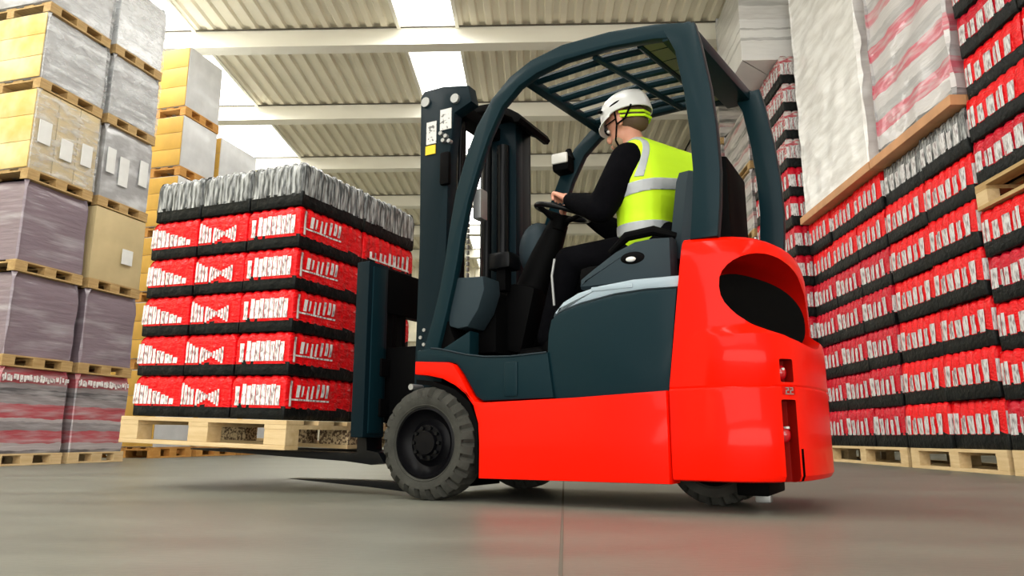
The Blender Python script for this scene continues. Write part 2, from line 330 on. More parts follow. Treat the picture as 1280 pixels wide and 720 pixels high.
# ---------------------------------------------------------------- can trays
def smoothstep(a, b_, x):
    t = max(0, min(1, (x - a) / (b_ - a))); return t * t * (3 - 2 * t)
def perim(a, d, n):          # points round a rounded rectangle, front (y=0) first; returns point, outward normal, run along side
    rr = .008; out = []
    per = [((rr, 0), (a - rr, 0), (0, -1), a), ((a, rr), (a, d - rr), (1, 0), d), ((a - rr, d), (rr, d), (0, 1), a), ((0, d - rr), (0, rr), (-1, 0), d)]
    for p, q, nn, ln in per:
        k = max(6, int(n * ln))
        for i in range(k + 1):
            f = i / k; out.append((p[0] + (q[0] - p[0]) * f, p[1] + (q[1] - p[1]) * f, nn[0], nn[1], f * ln))
    return out
def tray_proto(name, a, d, h, can, film, seed, motif=None, end_motif=None, base_frac=.30, marks='print', tray_mat='tray_black', bulge=.011):
    rnd = random.Random(seed)
    root = empty(name, (0, 0, 0))
    P = perim(a, d, 7 / can)
    # black cardboard tray
    loops = []
    for z, o in ((0, -.006), (.02 * h, 0), (base_frac * .5 * h, .002), (base_frac * h, .0035), (base_frac * h + .004, -.004)):
        lp = []
        for (x, y, nx, ny, s) in P:
            w = noise.noise(Vector((x * 9 + seed, y * 9, z * 14))) * .006
            zz = z + (noise.noise(Vector((x * 6 + seed, y * 6, 3))) * .018 * h / .2 if z > base_frac * h * .9 else 0)
            lp.append((x + nx * (o + w - .006), y + ny * (o + w - .006), zz))
        loops.append(lp)
    MB().loft(loops).build('tray', M[tray_mat], root, 60)
    # printed shrink film over the cans
    def off(s, z, x, y):
        ph = abs(math.sin(math.pi * s / can))
        return -.001 - bulge + bulge * math.sqrt(ph) + noise.noise(Vector((x * 22 + seed, y * 22, z * 16))) * .005
    rows = 9; loops = []
    z0 = base_frac * h - .01; z1 = h * .955
    for j in range(rows):
        z = z0 + (z1 - z0) * j / (rows - 1); ins = -.02 * smoothstep(.75, 1, j / (rows - 1)) ** 2
        lp = []
        for (x, y, nx, ny, s) in P:
            o = off(s, z, x, y) + ins; bz = 0
            if j >= rows - 2: bz = .018 * h / .36 * math.sqrt(abs(math.sin(math.pi * s / can))) + noise.noise(Vector((x * 12, y * 12 + seed, 0))) * .008
            lp.append((x + nx * o, y + ny * o, z + bz))
        loops.append(lp)
    cx, cy = a / 2, d / 2
    for q, f in enumerate((.06, .14, .3, .6)):
        lp = []
        for (x, y, nx, ny, s) in P:
            X = x + nx * -.03; Y = y + ny * -.03
            X = X + (cx - X) * f; Y = Y + (cy - Y) * f
            lp.append((X, Y, h * .965 + .012 * math.sqrt(abs(math.sin(math.pi * X / can) * math.sin(math.pi * Y / can))) - .004))
        loops.append(lp)
    MB().loft(loops).build('shrink_film', M[film], root, 80)
    # light print on the film: upright patches that follow the cans
    mb = MB()
    def bar(side, s0, s1, za, zb, lean=0.0):
        n = 3; m_ = 3; grid = []
        for jj in range(m_ + 1):
            z = za + (zb - za) * jj / m_; row = []
            for ii in range(n + 1):
                s = s0 + (s1 - s0) * ii / n + lean * jj / m_
                if side == 0: x, y, nx, ny = s, 0, 0, -1
                elif side == 1: x, y, nx, ny = a, s, 1, 0
                else: x, y, nx, ny = 0, d - s, -1, 0
                o = max(off(s - .008, z, x, y), off(s - .008, z, x, y)) + .004
                row.append(mb.bm.verts.new((x + nx * o, y + ny * o, z)))
            grid.append(row)
        for jj in range(m_):
            for ii in range(n):
                f = (grid[jj][ii], grid[jj][ii + 1], grid[jj + 1][ii + 1], grid[jj + 1][ii]); mb.bm.faces.new(f if True else f)
    bf = base_frac
    def plain(side, ln):
        n = int(ln / can + .001)
        for i in range(n):
            c = (i + .5) * can; w = can * rnd.uniform(.64, .94) / 2; ht = h * rnd.uniform(.66, .78)
            if rnd.random() < .3:
                bar(side, c - w, c - w * .15, h * (bf - .015), ht * rnd.uniform(.9, 1)); bar(side, c + w * .1, c + w, h * (bf - .015), ht)
            else: bar(side, c - w, c + w, h * (bf - .015), ht, rnd.uniform(-.1, .1) * can)
    def ramp(side, ln):
        n = 9
        bar(side, ln * .01, ln * .05, h * bf, h * (bf + .5))
        for i in range(n):
            s = ln * (.06 + .82 * i / n); bar(side, s, s + ln * .82 / n * rnd.uniform(.72, .95), h * bf, h * (bf + (.55 - .05 * i) * rnd.uniform(.9, 1)))
    def bow(side, ln):
        for i in range(4): bar(side, ln * (.04 + .065 * i), ln * (.04 + .065 * i) + ln * rnd.uniform(.045, .06), h * bf, h * (bf + .52 - .05 * i))
        for i in range(9):
            f = i / 8; s = ln * (.33 + .42 * f); half = .05 + .17 * abs(f - .5) * 2
            bar(side, s, s + ln * .04, h * (bf + .2 - half), h * (bf + .2 + half * .8))
    def block(side, ln):
        bar(side, ln * .1, ln * .17, h * bf, h * .74)
        for i in range(8): bar(side, ln * (.22 + .088 * i), ln * (.22 + .088 * i + .076), h * (bf + .02), h * rnd.uniform(.76, .80))
    def script(side, ln):
        bar(side, ln * .05, ln * .08, h * bf, h * .88); bar(side, ln * .08, ln * .15, h * (bf + .14), h * (bf + .18))
        for i in range(7):
            s = ln * (.14 + .07 * i); bar(side, s, s + ln * rnd.uniform(.02, .045), h * (.52 + rnd.uniform(-.04, .04)), h * (.84 + rnd.uniform(-.06, .02)), lean=.008)
        bar(side, ln * .14, ln * .62, h * (bf + .14), h * (bf + .18))
    def rise(side, ln):
        bar(side, ln * .12, ln * .9, h * bf, h * (bf + .05))
        for i in range(9):
            s = ln * (.12 + .8 * i / 9); bar(side, s, s + ln * rnd.uniform(.03, .06), h * bf, h * (bf + .16 + .035 * i + rnd.uniform(-.05, .05)))
    FN = dict(plain=plain, ramp=ramp, bow=bow, block=block, script=script, rise=rise)
    if motif: FN[motif](0, a); mb.build('front_print', M[marks], root, 80)
    if end_motif: mb = MB(); FN[end_motif](1, d); mb.build('end_print', M[marks], root, 80)
    root.rotation_euler = (0, 0, 0)
    return root

ORD = ['bottom', 'second', 'third', 'fourth', 'fifth', 'sixth', 'seventh', 'eighth', 'ninth', 'tenth', 'eleventh', 'twelfth', 'thirteenth', 'fourteenth']
# right-hand stacks: local x runs towards the camera, y into the wall
protos = {}; used_p = set()
def right_tray(kind, length):
    key = (kind, round(length, 2))
    if key not in protos:
        film = dict(red='film_red', crimson='film_crimson', veiled='film_pink', dark='film_grey')[kind.split('_')[0]]
        can = length / round(length / .112)
        protos[key] = tray_proto('can_tray', length - .012, 1.0, .36, can, film, len(protos) * 5 + 3, 'plain', 'plain', base_frac=.32)
    p = protos[key]
    if key not in used_p:
        used_p.add(key); return p
    return copy_tree(p)
def right_stack(X, ya, yb, n, z0, tiers, dz, where, kinds, first=0):
    w = (yb - ya) / n
    for t in range(tiers):
        for i in range(n):
            kd = kinds(t)
            o = right_tray(kd, w)
            jx = random.Random(t * 31 + i + int(ya * 10)).uniform(-.012, .02)
            o.rotation_euler = (0, 0, R(-90)); o.location = (X + jx, ya + w * (i + 1) - .006, z0 + t * dz)
            o.scale = (1, 1, dz / .36 * .995)
            pos = ['far end', 'near end'][::-1][i != 0] if n == 2 else ['far end', 'middle', 'near end'][n - 1 - i] if n == 3 else 'end'
            pos = ('near end' if i == 0 else 'far end') if n == 2 else (['near end', 'middle', 'far end'][i])
            tone = {'red': 'red', 'crimson': 'crimson', 'veiled': 'pink film-veiled', 'dark': 'dark grey'}[kd]
            tag(o, '%s can tray, %s tier %s, %s' % (tone, ORD[t + first], where, pos), 'can tray', 'can trays ' + where)
            if i == n - 1 and False: pass
XR = 3.45
kA = lambda t: 'red' if t % 3 else 'crimson'
# nearest stack
for (ya, yb, nm) in [(4.15, 5.6, 'nearest')]:
    pallet((XR, yb - .02, 0), R(-90), 1.42, 1.0, .18, 'pale floor pallet below the stack with a raised pallet halfway up', group='pallets under the right-hand can stacks')
    right_stack(XR, ya, yb, 2, .18, 5, .36, 'under the raised pallet', kA)
    pallet((XR - .02, yb - .02, 1.985), R(-90), 1.42, 1.0, .20, 'wooden pallet wedged halfway up a stack of red can trays', 'wood_dark', 'wood')
    right_stack(XR, ya, yb, 2, 2.19, 7, .36, 'above the raised pallet', kA)
# second stack
pallet((XR, 7.06, 0), R(-90), 1.42, 1.0, .18, 'pale floor pallet below the red-striped film load', group='pallets under the right-hand can stacks')
right_stack(XR, 5.62, 7.08, 2, .18, 7, .387, 'below the red-striped film load', lambda t: 'red' if t < 6 else 'dark')
# third stack
pallet((XR, 9.03, 0), R(-90), 1.9, 1.0, .18, 'pale floor pallet beside the forklift tail, below the white film load', group='pallets under the right-hand can stacks')
right_stack(XR, 7.1, 9.05, 3, .18, 7, .387, 'below the white film load', lambda t: 'crimson' if t < 5 else 'red')
# fourth stack: proud of the others
pallet((3.28, 10.55, 0), R(-90), 1.4, 1.0, .18, 'wooden pallet under the tall can stack behind the forklift guard', group='pallets under the right-hand can stacks')
right_stack(3.28, 9.12, 10.58, 2, .18, 13, .392, 'of the tall stack behind the guard', lambda t: 'crimson' if t < 9 else 'veiled')

# ---------------------------------------------------------------- wrapped loads
def crumple(a, d, h, amp, seed, n=14, top_round=.03):
    P = perim(a, d, n); loops = []
    rows = max(6, int(h * 12))
    for j in range(rows + 1):
        z = h * j / rows; lp = []
        for (x, y, nx, ny, s) in P:
            o = noise.noise(Vector((x * 3.1 + seed, y * 3.1, z * 4))) * amp + noise.noise(Vector((x * 11 + seed, y * 11, z * 9))) * amp * .4 - amp
            if j == rows: o -= top_round
            lp.append((x + nx * o, y + ny * o, z))
        loops.append(lp)
    return MB().loft(loops)
def wrapped(loc, rz, a, d, h, body, label, film=None, amp=.012, front=None, panels=None, seams=0, seed=1, name='wrapped_load', group=None, cat='wrapped pallet load', kind_part='cartons'):
    root = empty(name, loc, rz)
    mb = MB()
    if seams:         # real cartons inside: a grid of boxes with small gaps
        nx, nz = seams
        for i in range(nx):
            for q in range(nz):
                mb.span(a * i / nx + .004, a * (i + 1) / nx - .004, .012, d - .012, h * q / nz + .003, h * (q + 1) / nz - .003, bev=.006)
        mb.build(kind_part, M[body], root, 30)
    else:
        crumple(a - .01, d, h, amp, seed).build('wrapped_goods' if not film else kind_part, M[body], root, 60)
    if front:         # bare end towards the viewer
        fb = MB(); n = 3
        for i in range(n): fb.span(-.012, .0, .02, d - .02, .01 + (h - .02) * i / n, .01 + (h - .02) * (i + 1) / n - .005, bev=.004)
        fb.build('end_board', M[front], root, 30)
    if panels:
        for (x0, x1, z0, z1, m_) in panels:
            MB().span(x0, x1, -.012, -.002, z0, z1, bev=.003).build('paper_label', M[m_], root, 0)
    if film:
        P = crumple(a + .03, d + .03, h - .004, .014, seed + 9)
        bmesh.ops.translate(P.bm, verts=P.bm.verts[:], vec=(-.015, -.015, .002))
        P.build('stretch_film', M[film], root, 60)
    return tag(root, label, cat, group)
# left-hand stacks, frame rotated with the wall
LROT = math.atan2(.9718, .2360); LO = Vector((-5.1269, 7.0798, 0)); LD = Vector((.2360, .9718, 0))
def lp(s, z, inset=0): 
    p = LO + LD * s + Vector((-.9718, .2360, 0)) * inset; return (p.x, p.y, z)
PL = 'paper'
levels = [0, .955, 1.90, 2.86, 3.86, 4.74]
PH = .115
colsA = [(-.13, .84, 'A'), (.77, .78, 'B')]
spec = {
 ('A', 0): dict(body='maroon_bands', label='maroon film-veiled can load at floor level, cut by the frame edge', amp=.02),
 ('B', 0): dict(body='maroon_bands', label='maroon film-veiled can load at floor level, next to the lifted load', amp=.02),
 ('A', 1): dict(body='film_purple', label='purple-grey wrapped load, second level, cut by the frame edge', amp=.02),
 ('B', 1): dict(body='film_purple', label='purple-grey wrapped load under the plain beige carton load', amp=.02),
 ('A', 2): dict(body='film_purple', label='purple-grey wrapped load, third level, just under the labelled beige cartons', amp=.02),
 ('B', 2): dict(body='cardboard', seams=(1, 1), label='plain beige carton load with one pale paper label', panels=[(.42, .58, .25, .43, 'label_plain')]),
 ('A', 3): dict(body='cardboard', seams=(3, 1), label='beige carton load with three white labels and yellow end', film='stretch', front='cardboard_lit', panels=[(.05, .2, .3, .55, 'label_plain'), (.33, .48, .22, .45, 'label_plain'), (.6, .74, .25, .5, 'label_plain')]),
 ('B', 3): dict(body='carton_grey', label='grey wrapped load with white papers, just above the plain beige carton load', amp=.014, panels=[(.05, .17, .3, .6, 'label_plain'), (.24, .38, .2, .55, 'label_plain'), (.55, .68, .3, .62, 'label_plain')]),
 ('A', 4): dict(body='carton_grey', label='large grey wrapped carton load with pale yellow end, above the beige cartons with white labels', film='stretch', front='cardboard_lit', amp=.01),
 ('B', 4): dict(body='carton_grey', label='shiny grey wrapped load above the grey one with white papers', film='stretch', amp=.01),
 ('A', 5): dict(body='carton_grey', label='grey wrapped load cut by the top frame edge, above the pale yellow end', film='stretch', amp=.01, front='carton_grey'),
 ('B', 5): dict(body='carton_white', label='bright white wrapped load topmost beside the skylight glare', film='stretch', amp=.01),
}
M['label_plain'] = mat('plain_paper_label', (.74, .75, .74), .5, noise_amt=.06, noise_scale=10)
lvn = ['floor', 'second', 'third', 'fourth', 'fifth', 'sixth']
for (s0, a, c) in colsA:
    for i, z in enumerate(levels):
        hz = (levels[i + 1] if i < 5 else 5.72) - z
        pallet(lp(s0, z, 0), LROT, a - .02, 1.1, PH, 'wooden pallet at the %s level of the column %s' % (lvn[i], 'cut by the frame edge' if c == 'A' else 'with the plain beige carton load'), 'wood' if i == 0 else 'wood_dark', group='pallets in the left stacks')
        d = dict(spec[(c, i)])
        wrapped(lp(s0, z + PH, 0), LROT, a - .02, 1.1, hz - PH - .004, d.pop('body'), d.pop('label'), seed=i * 7 + ord(c), **d)
# print band on the two floor-level loads
for (s0, a, c) in colsA:
    root = [o for o in COL.objects if o.get('label') == spec[(c, 0)]['label']][0]
    mb = MB(); rnd = random.Random(4); x = .03
    while x < a - .06:
        w = rnd.uniform(.012, .03)
        mb.span(x, x + w, -.004, .004, .705 + rnd.uniform(-.01, .02), .765 + rnd.uniform(-.015, .012)); x += w + rnd.uniform(.004, .02)
    mb.build('printed_band', M['print_white'], root, 0)
# far left stacks with yellow ends
LO2 = Vector((-5.13, 9.95, 0))
def lp2(s, z, inset=0):
    p = LO2 + LD * s + Vector((-.9718, .2360, 0)) * inset; return (p.x, p.y, z)
lv2 = [0, 1.2, 2.15, 3.10, 4.0, 4.93]
for q, (s0, a) in enumerate([(0, .78), (.86, .95), (1.92, .95)]):
    for i in range(6 - (q > 0) - (q > 1)):
        z = lv2[i]; hz = (lv2[i + 1] if i < 5 else 6.03) - z
        nm = ['first', 'second', 'third'][q]
        pallet(lp2(s0, z), LROT, a - .02, 1.0, .14, 'orange wooden pallet at the %s level of the %s yellow-ended column' % (lvn[i], nm), 'wood_orange', group='pallets in the far left stacks')
        wrapped(lp2(s0, z + .14), LROT, a - .03, 1.0, hz - .144, 'carton_white', 'white-sided carton load with orange end, %s level of the %s yellow-ended column' % (lvn[i], nm), seams=(1, 1), front='cardboard_orange', group='carton loads in the far left stacks')

# ---------------------------------------------------------------- upper right: boards and film-wrapped loads
for (ya, yb, lab) in [(5.62, 7.08, 'tan board carrying the red-striped film load'), (7.1, 9.05, 'tan board carrying the white film load')]:
    o = MB().span(XR - .10, XR + .95, ya, yb, 2.895, 2.985, bev=.006).build('slip_board', M['wood_board'] if 'wood_board' in M else M.setdefault('wood_board', mat('tan_board', (.55, .28, .13), .6, noise_amt=.15, noise_scale=5)), smooth=0)
    tag(o, lab, 'board')
wrapped((XR - .04, 7.03, 2.99), R(-90), 1.38, 1.0, 3.1, 'pink_bands', 'tall film-wrapped load with blurred red stripes on the tan board', amp=.03, seed=3)
wrapped((XR - .06, 9.0, 2.99), R(-90), 1.82, 1.0, 3.1, 'film_white', 'tall white crinkled film load next to the red striped one', amp=.035, seed=11)
wrapped((2.82, 10.5, 5.29), R(-90), 1.25, 1.35, 1.35, 'lined_white', 'pale lined film load topmost behind the forklift guard', amp=.015, seed=5)
# far stacks down the right side
for q, (ya, yb, X, nlev) in enumerate([(10.75, 12.2, 3.3, 5), (12.4, 13.9, 3.32, 6), (14.1, 15.6, 3.3, 6), (15.9, 17.4, 3.2, 6)]):
    nm = ['first', 'second', 'third', 'last'][q]
    for i in range(nlev):
        pallet((X, yb, i * 1.08), R(-90), yb - ya - .04, 1.0, .12, 'wooden pallet, %s level of the %s grey far stack' % (lvn[i], nm), 'wood_dark', group='pallets in the far right stacks')
        wrapped((X, yb, i * 1.08 + .12), R(-90), yb - ya - .04, 1.0, .955, 'grey_bands', 'grey banded wrapped load, %s level of the %s grey far stack' % (lvn[i], nm), amp=.015, seed=q * 6 + i, group='banded loads in the far right stacks')

# ---------------------------------------------------------------- forklift
FO = Vector((-.244, 3.7605, 0)); FA = R(152.83)
fk = empty('forklift', FO, FA)
tag(fk, 'red and navy electric counterbalance forklift carrying a pallet in the aisle', 'forklift')
# counterweight
def ring(z, ext, inset, front=-1.09):
    front = front - max(0, z - .44) * .13
    base = [(front, .48), (-1.22, .48), (-1.27, .478), (-1.33, .468), (-1.38, .45), (-1.43, .415), (-1.47, .365), (-1.50, .30), (-1.52, .22), (-1.535, .11), (-1.54, 0)]
    pts = base + [(x, -y) for x, y in base[::-1][1:]]
    # densify
    out = []
    for (x0, y0), (x1, y1) in zip(pts[:-1], pts[1:]):
        for f in (0, .5): out.append((x0 + (x1 - x0) * f, y0 + (y1 - y0) * f))
    out.append(pts[-1]); res = []
    for x, y in out:
        k_ = smoothstep(-1.18, -1.5, x) if False else max(0, min(1, (-1.18 - x) / .3))
        d = Vector((x + 1.1, y)); 
        n = Vector((-max(0, (-1.2 - x)) * 2.2, y * .9)); n = n.normalized() if n.length > 0 else Vector((-1, 0))
        e = ext * k_ - inset * (1 if x < front - .01 else .0)
        if x >= front - .01: res.append((x, y - math.copysign(inset, y), z)); continue
        res.append((x + n.x * e, y + n.y * e, z))
    return res
loops = []
for z, ext, ins in [(.112, .035, .02), (.117, .045, .006), (.135, .05, 0), (.25, .05, 0), (.445, .05, 0), (.452, .05, .004), (.459, .05, 0), (.60, .05, 0), (.645, .045, 0), (.665, .02, 0), (.685, .002, 0), (.80, 0, 0), (.93, -.005, 0), (.985, -.012, .004), (1.015, -.02, .012), (1.032, -.03, .03), (1.038, -.04, .06)]:
    loops.append(ring(z, ext, ins))
cw = MB().loft(loops).build('counterweight', [M['red_paint'], M['red_dark'], M['black'], M['red_shaded']], fk, 30)
def cut(target, mb, slot):
    for f in mb.bm.faces: f.material_index = slot
    c = mb.build('cutter', [M['red_paint'], M['red_dark'], M['black'], M['red_shaded']])
    md = target.modifiers.new('b', 'BOOLEAN'); md.operation = 'DIFFERENCE'; md.object = c; md.solver = 'EXACT'
    dg = bpy.context.evaluated_depsgraph_get(); me = bpy.data.meshes.new_from_object(target.evaluated_get(dg))
    target.modifiers.clear(); target.data = me; bpy.data.objects.remove(c)
# (cutters are placed in the forklift's frame, so the root is moved to the origin while cutting)
fk.location = (0, 0, 0); fk.rotation_euler = (0, 0, 0)
bpy.context.view_layer.update()
# large grip opening across the near rear corner
def hole_pts(depth, grow):
    out = []
    for k_ in range(40):
        t = 2 * math.pi * k_ / 40; cs, sn = math.cos(t), math.sin(t)
        # superellipse, lower right pulled down
        a_ = .29 * (abs(cs) ** .8) * math.copysign(1, cs) * grow; b_ = .165 * (abs(sn) ** .85) * math.copysign(1, sn) * grow
        out.append((a_, b_))
    return out
def hole_loft(depths, grow=lambda d: 1, off=(0, 0)):
    nrm = Vector((-.80, .60, 0)); tan = Vector((-.60, -.80, 0)); c0 = Vector((-1.478, .246, .785)); lps = []
    for dd in depths:
        lps.append([c0 + nrm * dd + tan * (u * 1 + off[0]) + Vector((0, 0, w + off[1] - u * .16)) for u, w in hole_pts(dd, grow(dd))])
    return MB().loft(lps)
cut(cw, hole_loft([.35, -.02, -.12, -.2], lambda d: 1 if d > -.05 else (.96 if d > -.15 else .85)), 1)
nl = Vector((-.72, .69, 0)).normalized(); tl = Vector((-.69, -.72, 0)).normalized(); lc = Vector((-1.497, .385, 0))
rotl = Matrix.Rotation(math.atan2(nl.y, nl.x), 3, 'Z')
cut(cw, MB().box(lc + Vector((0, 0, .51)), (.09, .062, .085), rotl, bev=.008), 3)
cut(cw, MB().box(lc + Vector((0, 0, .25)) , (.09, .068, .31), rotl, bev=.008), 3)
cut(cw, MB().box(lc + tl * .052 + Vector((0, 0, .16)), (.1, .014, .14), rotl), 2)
for p in cw.data.polygons: p.use_smooth = True
cw.data.set_sharp_from_angle(angle=R(28))
lin = MB()
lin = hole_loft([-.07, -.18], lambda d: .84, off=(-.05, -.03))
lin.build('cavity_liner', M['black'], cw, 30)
tag(cw.children[0] if cw.children else cw, 'black liner inside the red opening') if cw.children else None
for z, mm, r_ in ((.505, 'lamp_red', .022), (.28, 'lamp_red', .024)):
    o = MB().sphere(lc - nl * .03 + Vector((0, 0, z)), (.05, .05, .06)).build('tail_lamp', M[mm], cw)
MB().box(lc - nl * .02 + Vector((0, 0, .517)), (.03, .012, .010), rotl, bev=.003).build('lamp_glint', M['lamp_white'], cw)  # white chip standing in for the highlight on the tail lamp
MB().box(lc - nl * .018 + Vector((0, 0, .305)), (.03, .014, .009), rotl, bev=.003).build('lamp_glint', M['lamp_white'], cw)  # highlight chip for the lower tail lamp
em = MB().box(lc + nl * .010 + Vector((0, 0, .438)), (.012, .055, .03), rotl, bev=.003); em.build('badge_plate', M['red_dark'], cw)
em = MB()
for dx in (-.009, .009):
    for (u, w, lu, lw) in [(0, .009, .012, .003), (.005, .004, .003, .012), (0, 0, .010, .003), (-.004, -.005, .003, .010)]:
        em.box(lc + nl * .018 + tl * (dx + u) + Vector((0, 0, .438 + w)), (.004, lu, lw), rotl)
em.box(lc + nl * .018 + Vector((0, 0, .425)), (.004, .034, .0025), rotl)
em.build('badge', M['grey_metal'], cw, 0)
# side skirts and chassis
skirt = [(.09, .612), (-.09, .600), (-.12, .588), (-.155, .54), (-.205, .455), (-.235, .425), (-.27, .418), (-.70, .428), (-1.085, .445), (-1.085, .10), (-.255, .10), (-.256, .24), (-.250, .33), (-.225, .405), (-.185, .455), (-.13, .495), (-.06, .528), (.02, .545), (.09, .552)]
MB().prism(skirt, .36, .50, bev=.010).build('side_skirt', M['red_paint'], fk, 50)
MB().prism(skirt, -.50, -.36, bev=.010).build('side_skirt', M['red_paint'], fk, 50)
MB().span(-1.08, -.27, -.36, .36, .115, .42).span(-.27, .10, -.33, .33, .20, .56).build('chassis', M['black'], fk)
arch = [(-.245, .12), (-.24, .33), (-.20, .42), (-.12, .48), (0, .52), (.09, .53), (.09, .51), (0, .50), (-.10, .46), (-.19, .38), (-.225, .30), (-.23, .12)]
for s in (1, -1): MB().prism([(x, z) for x, z in arch], s * .335, s * .485).build('wheel_arch', M['black'], fk)
# step / front side panel
stp = [(.10, .60), (.10, .665), (.02, .672), (-.02, .668), (-.09, .652), (-.17, .632), (-.27, .617), (-.40, .612), (-.575, .622), (-.60, .43), (-.26, .425), (-.225, .445), (-.16, .545), (-.12, .592), (-.08, .602)]
for s in (1, -1): MB().prism(stp, s * .30, s * .475, bev=.012).build('step_panel', M['navy'], fk, 40)
MB().box((-.40, .468, .515), (.07, .03, .15), bev=.013).build('step_moulding', M['navy'], fk)
MB().tube([(.02, .474, .672), (-.02, .476, .668), (-.09, .476, .652), (-.17, .476, .633), (-.27, .476, .618), (-.40, .476, .613), (-.57, .476, .621)], .0035, 6).build('step_lip', M['grey_plastic'], fk)
MB().span(-.60, .08, -.31, .31, .56, .612).build('floor_plate', M['black'], fk)
# battery cover and hood
cov = [(-1.085, .425), (-1.135, .845), (-1.0, .848), (-.87, .84), (-.72, .815), (-.63, .79), (-.585, .76), (-.57, .70), (-.565, .62), (-.585, .50), (-.60, .425)]
MB().prism(cov, -.465, .465, bev=.018).build('battery_cover', M['navy'], fk, 40)
hood = [(-1.135, .848), (-1.145, .895), (-.95, .898), (-.80, .885), (-.71, .865), (-.64, .832), (-.60, .79), (-.59, .772), (-.63, .796), (-.72, .82), (-.87, .845), (-1.0, .852)]
MB().prism(hood, -.455, .455, bev=.012).build('hood', M['navy_highlight'], fk, 40)
MB().box((-.86, .452, .872), (.18, .014, .018), bev=.004).build('hood_latch', M['navy_highlight'], fk)
# front cowl, dash, column
MB().prism([(-.035, 1.005), (-.225, .995), (-.232, .93), (-.20, .84), (-.145, .765), (-.09, .76), (-.04, .775)], .27, .425, bev=.015).build('front_cowl', M['grey_plastic'], fk, 40)
MB().prism([(.08, .66), (.06, .98), (-.14, .98), (-.20, .9), (-.2, .66)], -.42, .26, bev=.02).build('dashboard', M['black'], fk, 40)
MB().prism([(-.10, .66), (-.02, .84), (-.02, .78), (.05, .66)], .30, .43, bev=.005).build('cowl_bracket', M['black'], fk, 40)
MB().prism([(.075, .66), (-.02, .66), (-.18, .74), (-.18, .632), (-.05, .62), (.07, .62)], .38, .46, bev=.006).build('cowl_foot', M['navy'], fk, 40)
MB().prism([(-.12, .62), (-.14, .95), (-.60, .92), (-.60, .62)], -.45, -.40, bev=.01).build('far_side_panel', M['black'], fk)
MB().box((-.19, .17, 1.115), (.13, .12, .085), bev=.022).build('instrument_pod', M['black_gloss'], fk)
MB().box((-.19, .17, 1.03), (.05, .06, .12)).build('pod_stem', M['black'], fk)
MB().sphere((-.27, -.05, 1.21), (.20, .20, .30)).build('column_cover', M['grey_plastic'], fk)
MB().tube([(-.18, .0, .64), (-.22, .0, .90), (-.34, .01, 1.16), (-.42, .02, 1.32)], [.11, .10, .075, .05], 16).build('steering_column', M['black'], fk)
MB().box((-.235, .02, .84), (.16, .26, .34), Matrix.Rotation(R(-14), 3, 'Y'), bev=.04).build('column_base', M['black'], fk)
sw = MB(); swc = Vector((-.455, .045, 1.365)); ax = Vector((-.30, 0, .95)).normalized(); e1 = ax.cross(Vector((0, 1, 0))).normalized(); e2 = Vector((0, 1, 0))
sw.tube([swc + (e1 * math.cos(t) + e2 * math.sin(t)) * .135 for t in [2 * math.pi * i / 40 for i in range(41)]], .0135, 12)
sw.build('steering_wheel', M['black_gloss'], fk)
sp = MB()
for t in (0.3, 2.4, 4.5): sp.tube([swc - ax * .05, swc - ax * .03 + (e1 * math.cos(t) + e2 * math.sin(t)) * .07, swc + (e1 * math.cos(t) + e2 * math.sin(t)) * .132], [.022, .014, .010], 8)
sp.cyl(swc - ax * .09, swc - ax * .02, .035, .05); sp.build('wheel_spokes', M['black'], fk)
MB().tube([(-.50, .25, .86), (-.49, .25, 1.0), (-.50, .24, 1.08)], .006).build('grab_lever', M['grey_metal'], fk)
# seat
MB().box((-.86, .03, .965), (.46, .50, .12), bev=.045).build('seat_cushion', M['black'], fk)
bk = MB(); bk.box((-1.115, .03, 1.205), (.13, .44, .42), Matrix.Rotation(R(-8), 3, 'Y'), bev=.066); bk.build('seat_backrest', M['grey_plastic'], fk)
MB().box((-1.245, -.03, 1.25), (.09, .38, .44), bev=.02).build('document_box', M['black'], fk)
arm = [(-.67, .905), (-1.085, .905), (-1.085, 1.085), (-1.0, 1.09), (-.93, 1.085), (-.84, 1.05), (-.735, .985), (-.675, .945)]
ar = MB().prism(arm, .24, .36, bev=.03).build('hip_restraint', M['grey_plastic'], fk, 50)
MB().sphere((-.92, .352, 1.01), (.12, .035, .06)).build('restraint_recess', M['black'], ar)
MB().sphere((-.915, .368, 1.003), (.045, .02, .022)).build('restraint_button', M['lamp_white'], ar)
MB().tube([(-.80, .30, 1.06), (-.88, .31, 1.12), (-1.0, .31, 1.13), (-1.09, .29, 1.10)], [.014, .022, .022, .014]).build('restraint_grip', M['black'], ar)
# overhead guard
outer = [(.085, .655), (.03, .82), (-.005, .95), (-.03, 1.08), (-.05, 1.22), (-.085, 1.41), (-.14, 1.58), (-.20, 1.72), (-.28, 1.84), (-.38, 1.93), (-.49, 1.985), (-.65, 2.02), (-.88, 2.02), (-1.09, 1.995), (-1.24, 1.96)]
inner = [(.0, .655), (-.05, .84), (-.08, .96), (-.105, 1.08), (-.125, 1.20), (-.16, 1.36), (-.215, 1.52), (-.27, 1.66), (-.34, 1.79), (-.43, 1.87), (-.52, 1.91), (-.66, 1.94), (-.88, 1.945), (-1.08, 1.925), (-1.20, 1.90)]
rp = [(-1.12, 1.955), (-1.255, 1.955), (-1.275, 1.86), (-1.305, 1.66), (-1.32, 1.48), (-1.325, 1.30), (-1.315, 1.15), (-1.30, 1.03), (-1.19, 1.03), (-1.205, 1.18), (-1.215, 1.32), (-1.21, 1.48), (-1.195, 1.66), (-1.165, 1.85)]
